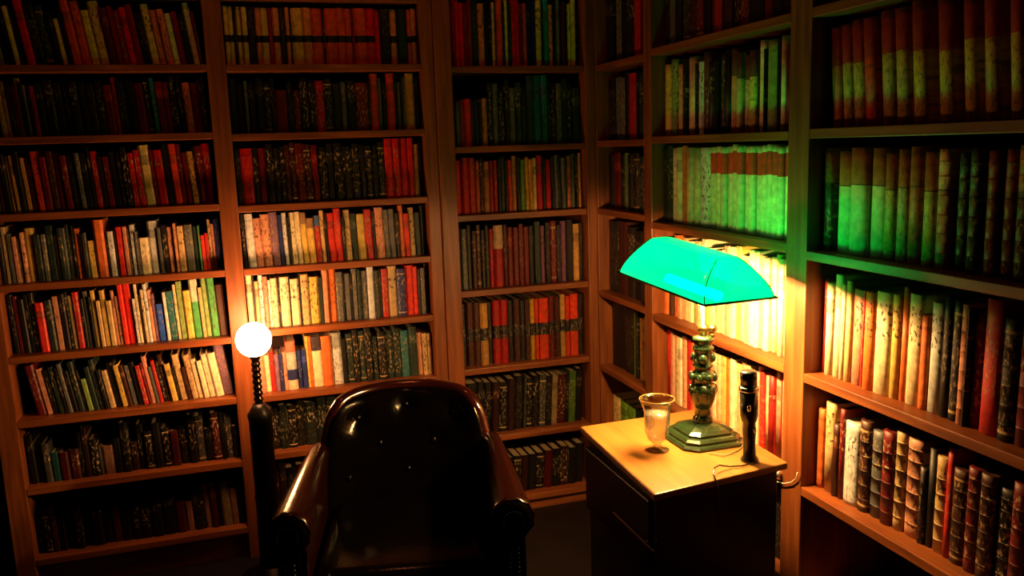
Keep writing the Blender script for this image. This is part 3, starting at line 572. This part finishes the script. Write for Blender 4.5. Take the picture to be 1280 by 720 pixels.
# ------------------------------------------------------------------ green banker's lamp
def banker_lamp():
    bx, by = 1.215, 2.10
    t = thing('desk_lamp', 'banker desk lamp with a glowing green glass shade on an ornate bronze stem', 'lamp', (bx * .93, by * .93, TZ)); t.scale = (.93, .93, .93)
    o = Vector((bx, by, 0.66))
    bm = bmesh.new()
    def sqring(r, z, c=0.32):
        pts = []
        for sx, sy in ((1, 1), (-1, 1), (-1, -1), (1, -1)):
            a = (sx * r, sy * r * (1 - c)); b = (sx * r * (1 - c), sy * r)
            pts += [a, b] if sx * sy > 0 else [b, a]
        return [bm.verts.new((x, y, z)) for x, y in pts]
    prof = [(.098, 0), (.100, .006), (.094, .012), (.086, .014), (.088, .020), (.080, .026), (.070, .029), (.072, .034), (.060, .042), (.040, .050), (.026, .054)]
    rings = [sqring(r, z) for r, z in prof]
    for a, b in zip(rings, rings[1:]):
        for i in range(8): bm.faces.new((a[i], a[(i + 1) % 8], b[(i + 1) % 8], b[i]))
    bm.faces.new(rings[0][::-1]); bm.faces.new(rings[-1])
    obj('base', bm, GREENM, t, False, 0.0015)
    bm = bmesh.new()
    add_lathe(bm, [(.026, .050), (.029, .058), (.028, .066), (.022, .072), (.024, .080), (.021, .094), (.026, .100), (.033, .118), (.038, .140), (.039, .156), (.034, .166),
                   (.026, .170), (.031, .178), (.036, .188), (.034, .198), (.024, .206), (.022, .212), (.028, .218), (.029, .222), (.025, .226), (.025, .262), (.029, .268), (.030, .275), (.024, .279), (.026, .288), (.030, .296), (.030, .303), (.016, .308)], 24)
    # leaves on the bulb and a rosette on the block
    for i in range(8):
        a = 2 * math.pi * i / 8
        add_ball(bm, (.034 * math.cos(a), .034 * math.sin(a), .188), .009, 8, 5, 1.5)
        add_ball(bm, (.035 * math.cos(a + .4), .035 * math.sin(a + .4), .150), .007, 8, 5, 2.2)
    for i in range(4):
        a = math.pi / 2 * i + math.pi / 3
        add_ball(bm, (.024 * math.cos(a), .024 * math.sin(a), .244), .0125, 10, 6, 1.2)
    obj('stem', bm, GREENM, t, True)
    bm = bmesh.new()
    add_lathe(bm, [(.010, .300), (.010, .318), (.016, .322), (.016, .336), (.007, .340), (.007, .40)], 16)
    add_lathe(bm, [(.006, 0), (.011, .004), (.011, .010), (.006, .014), (.012, .020), (.013, .028), (.007, .036)], 14, (.022, -.012, .303))
    obj('socket_stem', bm, BRASS, t, True)
    # shade: corners at the lower rim, then up a rounded section to a narrow crown
    A = Vector((1.113, 1.920, 1.094)); B = Vector((1.340, 1.930, 1.094)); C_ = Vector((1.262, 2.312, 1.137)); D_ = Vector((1.043, 2.300, 1.137))
    def P(u, v):  # u along the lamp 0..1, v across 0..1
        return (A * (1 - u) + D_ * u) * (1 - v) + (B * (1 - u) + C_ * u) * v
    H = 0.104
    def shell(bm, k=0.0, base=0.0):
        lv = []
        for i in range(11):
            th = math.pi / 2 * i / 10
            s_ = i / 10; lv.append((.50 - .12 * s_ ** 1.15, .17 + .33 * (1 - s_ ** 1.7), H * s_))
        lv += [(.372, .13, H * 1.02), (.33, .06, H * 1.035)]
        rr = []
        for hu, hv, z in lv:
            ring = []; hu *= 1 - k; hv *= 1 - k; ru, rv = min(.045, hu), min(.08, hv)
            for cu, cv, a0 in ((1, 1, 0), (-1, 1, 90), (-1, -1, 180), (1, -1, 270)):
                for q in range(6):
                    a = math.radians(a0 + q * 18)
                    ring.append(bm.verts.new(P(.5 + cu * (hu - ru) + ru * math.cos(a), .5 + cv * (hv - rv) + rv * math.sin(a)) + Vector((0, 0, base + z * (1 - k))) - o))
            rr.append(ring)
        for a, b in zip(rr, rr[1:]):
            for i in range(24): bm.faces.new((a[i], a[(i + 1) % 24], b[(i + 1) % 24], b[i]))
        bm.faces.new(rr[-1])
        return lv
    m, nt, N, L, Pn = nodes_of('lit_green_opal_glass')
    Pn.inputs['Base Color'].default_value = (0.0, 0.30, 0.16, 1); Pn.inputs['Roughness'].default_value = 0.12; Pn.inputs['Coat Weight'].default_value = 0.6
    Pn.inputs['Coat Roughness'].default_value = 0.05
    Pn.inputs['Emission Color'].default_value = (*SHADE_COL, 1); Pn.inputs['Emission Strength'].default_value = SHADE_GLOW
    m2 = plain('white_opal_lining', (0.8, 0.8, 0.7), 0.5)
    for mm, tint, fac in ((m, (0.0, 0.62, 0.14, 1), 0.27), (m2, (1, 1, 1, 1), 0.5)):   # light from the tube shines through the glass
        n2 = mm.node_tree; out = [n for n in n2.nodes if n.type == 'OUTPUT_MATERIAL'][0]
        tr = n2.nodes.new('ShaderNodeBsdfTransparent'); tr.inputs[0].default_value = tint; mx = n2.nodes.new('ShaderNodeMixShader'); mx.inputs[0].default_value = fac
        n2.links.new(out.inputs[0].links[0].from_socket, mx.inputs[1]); n2.links.new(tr.outputs[0], mx.inputs[2]); n2.links.new(mx.outputs[0], out.inputs[0])
    bm = bmesh.new(); outer = shell(bm); obj_ = None
    me_o = obj('glass_shade', bm, [m], t, True)
    me_o['label'] = 'glowing green glass shade'
    bm = bmesh.new(); shell(bm, 0.03, -0.0005); s2 = obj('shade_lining', bm, [m2], me_o, True); s2['label'] = 'white inner lining'
    rim = [P(0, v) for v in (0, .5, 1)] + [P(u, 1) for u in (.5, 1)] + [P(1, v) for v in (.5, 0)] + [P(.5, 0), P(0, 0), P(0, .1)]
    bm = bmesh.new(); add_tube(bm, [p - o for p in rim], .0035, 8); r_ = obj('rim', bm, plain('dark_green_rim', (0.01, 0.05, 0.02), 0.3, 0.2), me_o, True); r_['label'] = 'dark green rim'
    for su, sv in ((-1, -1), (-1, 1), (1, -1), (1, 1)):
        pts = []
        for i in range(0, 11):
            th = math.pi / 2 * i / 10
            s_ = i / 10; pts.append(P(.5 + su * (.50 - .12 * s_ ** 1.15 - .012), .5 + sv * (.17 + .33 * (1 - s_ ** 1.7) - .022)) + Vector((0, 0, H * s_)) - o)
        bm = bmesh.new(); add_tube(bm, pts, .0017, 6); obj('corner_seam', bm, bpy.data.materials['dark_green_rim'], me_o, True)
    # tube and its harp arm
    ca, cb = P(.22, .5), P(.78, .5)
    bm = bmesh.new()
    add_tube(bm, [ca - o + Vector((0, 0, -.008)), cb - o + Vector((0, 0, -.008))], .013, 16); obj('bulb', bm, emit('lit_tube', BULB_COL, BULB_POWER), t, True)
    bm = bmesh.new()
    add_tube(bm, [Vector((0, 0, .385)), Vector((0.0, 0, .41)), P(.5, .5) - o + Vector((0, 0, H * .97))], .005, 10)
    add_tube(bm, [Vector((0, 0, .385)), cb - o + Vector((0, .03, .0)), cb - o + Vector((0, .012, -.008))], .004, 8)
    obj('shade_arm', bm, BRASS, t, True)
banker_lamp()

# ------------------------------------------------------------------ things on the table
def drinking_glass():
    milky = thin_glass('cloudy_water', (0.95, 0.93, 0.86), 0.10); nt = milky.node_tree
    df = nt.nodes.new('ShaderNodeBsdfDiffuse'); df.inputs[0].default_value = (0.9, 0.88, 0.8, 1); mx = nt.nodes.new('ShaderNodeMixShader'); mx.inputs[0].default_value = 0.13
    out = [n for n in nt.nodes if n.type == 'OUTPUT_MATERIAL'][0]; nt.links.new(out.inputs[0].links[0].from_socket, mx.inputs[1]); nt.links.new(df.outputs[0], mx.inputs[2]); nt.links.new(mx.outputs[0], out.inputs[0])
    t = thing('drinking_glass', 'clear flared glass of water standing left of the green lamp', 'glass', (0.978, 1.923, TZ)); t.scale = (.93, .93, .93)
    bm = bmesh.new()
    add_lathe(bm, [(.034, 0), (.034, .004), (.012, .009), (.010, .020), (.026, .034), (.034, .055), (.036, .085), (.037, .115), (.046, .140), (.050, .150), (.048, .150), (.044, .139), (.0345, .113), (.0335, .085), (.031, .055), (.022, .036), (.004, .030)], 36)
    obj('glass_bowl', bm, thin_glass('clear_glass', (0.97, 0.95, 0.90), 0.10), t, True)
    bm = bmesh.new(); add_lathe(bm, [(.003, .031), (.021, .0365), (.030, .055), (.0328, .085), (.0335, .108)], 32)
    obj('water', bm, milky, t, True)
    bm = bmesh.new()
    add_tube(bm, [(.0485 * math.cos(a), .0485 * math.sin(a), .150) for a in [i * math.pi / 14 for i in range(29)]], .0014, 6); obj('rim', bm, plain('amber_rim', (0.5, 0.3, 0.08), 0.15, 0.6), t, True)
drinking_glass()
def flashlight():
    t = thing('flashlight', 'black upright cylindrical flashlight with silver collar right of the green lamp', 'flashlight', (1.155, 1.767, TZ)); t.scale = (.93, .93, .93)
    t.rotation_euler = (0, math.radians(-1.5), 0)
    bm = bmesh.new(); add_lathe(bm, [(.024, 0), (.024, .006), (.017, .016), (.0155, .05), (.018, .085), (.0165, .108), (.020, .114), (.0235, .13), (.0235, .198)], 28); obj('body', bm, BLACKP, t, True)
    bm = bmesh.new(); add_lathe(bm, [(.0245, .196), (.026, .199), (.026, .206), (.0245, .209)], 28); obj('collar', bm, CHROME, t, True)
    bm = bmesh.new(); add_lathe(bm, [(.022, .208), (.0225, .246), (.019, .251)], 28); obj('cap', bm, BLACKP, t, True)
    bm = bmesh.new(); add_ball(bm, (-.012, -.0185, .155), .006, 10, 6, 1.8); add_ball(bm, (.006, -.016, .092), .005, 10, 6, 2.2); obj('switch', bm, CHROME, t, True)
flashlight()
bm = bmesh.new()
add_tube(bm, [(1.148, 1.741, TZ + .004), (1.116, 1.737, TZ + .004), (1.083, 1.741, TZ + .005), (1.051, 1.737, TZ + .015), (1.028, 1.722, TZ + .017), (1.016, 1.706, TZ + .008), (1.012, 1.684, TZ - .002), (1.012, 1.678, TZ - .03), (1.013, 1.678, TZ - .12)], .002, 8)
tag(obj('power_cord', bm, BLACKP, None, True), 'thin black cord hanging over the front edge of the side table', 'cord')
bm = bmesh.new()
add_tube(bm, [(1.20, 1.90, TZ + .003), (1.195, 1.86, TZ + .003), (1.165, 1.835, TZ + .003), (1.135, 1.822, TZ + .003), (1.108, 1.815, TZ + .003), (1.098, 1.83, TZ + .003), (1.085, 1.845, TZ + .003)], .0015, 6)
tag(obj('lamp_cable', bm, plain('dull_cable', (0.18, 0.17, 0.09), 0.4), None, True), 'thin looping cable lying against the base of the green lamp', 'cable')
bm = bmesh.new()
add_tube(bm, [(1.352, 1.842, .632), (1.354, 1.850, .612), (1.354, 1.872, .592), (1.354, 1.905, .576), (1.354, 1.95, .566), (1.354, 2.02, .558)], .0015, 8)
add_ball(bm, (1.348, 1.925, .60), .009, 10, 6, 1.4)
tag(obj('white_cord', bm, WHITEP, None, True), 'pale cord dangling against the upright behind the side table', 'cord')

# ------------------------------------------------------------------ armchair
def armchair():
    t = thing('armchair', 'dark leather armchair with rounded back and rolled arms edged with nailheads', 'chair', (0.383, 2.342, 0), math.radians(-12))
    # back: thick, dished and narrowing upwards, buttoned front
    def back_pt(u, v, side):
        hw = 0.280 - 0.055 * v ** 1.8
        # round the upper corners
        zt = 0.778 - 0.014 * abs(u) ** 2.5 - 0.030 * abs(u) ** 14
        z = 0.30 + (zt - 0.30) * v
        x = u * hw
        if v > 0.86: x *= 1 - 0.06 * ((v - 0.86) / 0.14) ** 2
        yc = 0.20 + 0.10 * v - 0.11 * abs(u) ** 2.4
        th = 0.055 * (1 - abs(u) ** 6) ** 0.5 * (1 - (max(0, v - 0.55) / 0.45) ** 5) ** 0.5 + 0.004
        y = yc + side * th
        if side < 0:
            for bu, bv in BT:
                d2 = ((u - bu) * hw) ** 2 + ((v - bv) * .47) ** 2
                y += (0.022 if bv > .8 else 0.008) * math.exp(-d2 / 0.0009)
        return Vector((x, y, z))
    BT = [(-.62, .84), (-.0, .88), (.62, .84), (-.33, .66), (.33, .66), (-.68, .48), (0, .48), (.68, .48), (-.35, .28), (.35, .28)]
    bm = bmesh.new(); n, k = 40, 32; F = {}
    for s in (-1, 1):
        for i in range(n + 1):
            for j in range(k + 1): F[s, i, j] = bm.verts.new(back_pt(-1 + 2 * i / n, j / k, s))
        for i in range(n):
            for j in range(k):
                q = (F[s, i, j], F[s, i + 1, j], F[s, i + 1, j + 1], F[s, i, j + 1]); bm.faces.new(q if s < 0 else q[::-1])
    for i in range(n):
        bm.faces.new((F[-1, i, k], F[-1, i + 1, k], F[1, i + 1, k], F[1, i, k])); bm.faces.new((F[-1, i, 0], F[1, i, 0], F[1, i + 1, 0], F[-1, i + 1, 0]))
    for j in range(k):
        bm.faces.new((F[-1, 0, j], F[-1, 0, j + 1], F[1, 0, j + 1], F[1, 0, j])); bm.faces.new((F[-1, n, j], F[1, n, j], F[1, n, j + 1], F[-1, n, j + 1]))
    bk = obj('backrest', bm, LEATHER_UNLIT, t, True)
    for bu, bv in BT:
        p = back_pt(bu, bv, -1); bm = bmesh.new(); add_ball(bm, p, .010, 12, 8); obj('tuft_button', bm, LEATHER_UNLIT, bk, True)
    # rolled welt that frames the back
    pts = []
    for j in range(0, 25): pts.append(back_pt(-0.985, j / 24 * .97, 0))
    for i in range(1, 32): pts.append(back_pt(-0.985 + 1.97 * i / 32, 0.985, 0))
    for j in range(24, -1, -1): pts.append(back_pt(0.985, j / 24 * .97, 0))
    bm = bmesh.new(); add_tube(bm, pts, .019, 14); obj('rolled_edge', bm, LEATHER_R, bk, True)
    # seat
    def pad(x0, x1, y0, y1, z0, z1, r, name, mat):
        bm = bmesh.new(); add_box(bm, x0, x1, y0, y1, z0, z1)
        return obj(name, bm, mat, t, True, r)
    s = pad(-.235, .235, -.33, .17, .33, .46, .045, 'seat_cushion', LEATHER_UNLIT); s.modifiers[0].segments = 5
    pad(-.27, .27, -.30, .22, .14, .335, .015, 'seat_frame', LEATHER_UNLIT)
    for sx in (-1, 1):
        # arm: roll that runs from the back, flaring outwards to a scroll at the front
        side = []
        rows_ = 22; bm = bmesh.new(); rings = []
        for i in range(rows_):
            f = i / (rows_ - 1)
            y = 0.16 - f * 0.51
            x = sx * (0.262 + 0.018 * f ** 0.8)
            z = 0.615 - 0.030 * f ** 1.2
            r = 0.030 + 0.024 * f
            ring = []
            # section: scroll on top, panel down to the seat frame
            sec = []
            for a_ in range(0, 15):
                a = math.radians(-60 + a_ * 300 / 14)
                pl = 1 + (0.05 * math.cos(a_ * math.pi) if f > .72 else 0)
                sec.append((x + sx * r * pl * math.cos(math.radians(90) - a + math.radians(90)) * -1, z + r * pl * math.sin(a)))
            sec = []
            for a_ in range(17):
                a = math.radians(-35 + a_ * 255 / 16)
                pl = 1 + (0.045 if (a_ % 2) else -0.03) * max(0, (f - .70) / .3)
                sec.append((x + sx * r * pl * math.cos(a), z + r * pl * math.sin(a)))
            xi = x - sx * r * .80
            sec += [(xi, z - r * .9), (xi + sx * .01, 0.30), (xi + sx * .01, .16), (x + sx * .012, .16), (x + sx * .012, 0.34), (x + sx * r * .35, z - r * 1.15)]
            for q in sec: ring.append(bm.verts.new((q[0], y, q[1])))
            rings.append(ring)
        for a, b in zip(rings, rings[1:]):
            for j in range(len(a)): bm.faces.new((a[j], a[(j + 1) % len(a)], b[(j + 1) % len(a)], b[j]))
        bm.faces.new(rings[0]); bm.faces.new(rings[-1][::-1])
        ar = obj('arm', bm, LEATHER, t, True); ar.data.polygons[-1].use_smooth = False; ar.data.polygons[-2].use_smooth = False
        cx, cy, cz = sx * 0.280, -0.352, 0.585
        # scroll facing and front post
        bm = bmesh.new()
        c = [bm.verts.new((cx + .050 * math.cos(a), cy, cz + .050 * math.sin(a))) for a in [2 * math.pi * i / 28 for i in range(28)]]
        d = [bm.verts.new((cx + .040 * math.cos(a), cy - .010, cz + .040 * math.sin(a))) for a in [2 * math.pi * i / 28 for i in range(28)]]
        e = [bm.verts.new((cx + .017 * math.cos(a), cy - .007, cz + .017 * math.sin(a))) for a in [2 * math.pi * i / 28 for i in range(28)]]
        for p, q in ((c, d), (d, e)):
            for i in range(28): bm.faces.new((p[i], p[(i + 1) % 28], q[(i + 1) % 28], q[i]))
        bm.faces.new(e)
        sf = obj('scroll_facing', bm, LEATHER_UNLIT, ar, True)
        box_obj('front_post', cx - .030, cx + .030, cy - .004, cy + .02, .15, cz - .04, LEATHER_UNLIT, ar, 0.006)
        nb = bmesh.new()
        for i in range(13):
            a = math.radians(-25 + 230 * i / 12); add_ball(nb, (cx + .026 * math.cos(a), cy - .0085, cz + .026 * math.sin(a)), .0026, 8, 5)
        for dx in (-.0115, .0115):
            rb = bmesh.new()
            for i in range(26): add_ball(rb, (cx + dx, cy - .0045, cz - .075 - i * .0125), .0022, 8, 5)
            obj('post_nailheads', rb, NAIL, ar, True)
        nh = obj('nailhead_trim', nb, NAIL, ar, True); nh['label'] = 'shiny round nailheads'
    for x, y in ((-.23, -.27), (.23, -.27), (-.22, .19), (.22, .19)):
        bm = bmesh.new(); add_lathe(bm, [(.014, 0), (.018, .01), (.016, .03), (.024, .08), (.028, .145)], 16, (x, y, 0)); obj('leg', bm, BLACKW, t, True)
armchair()
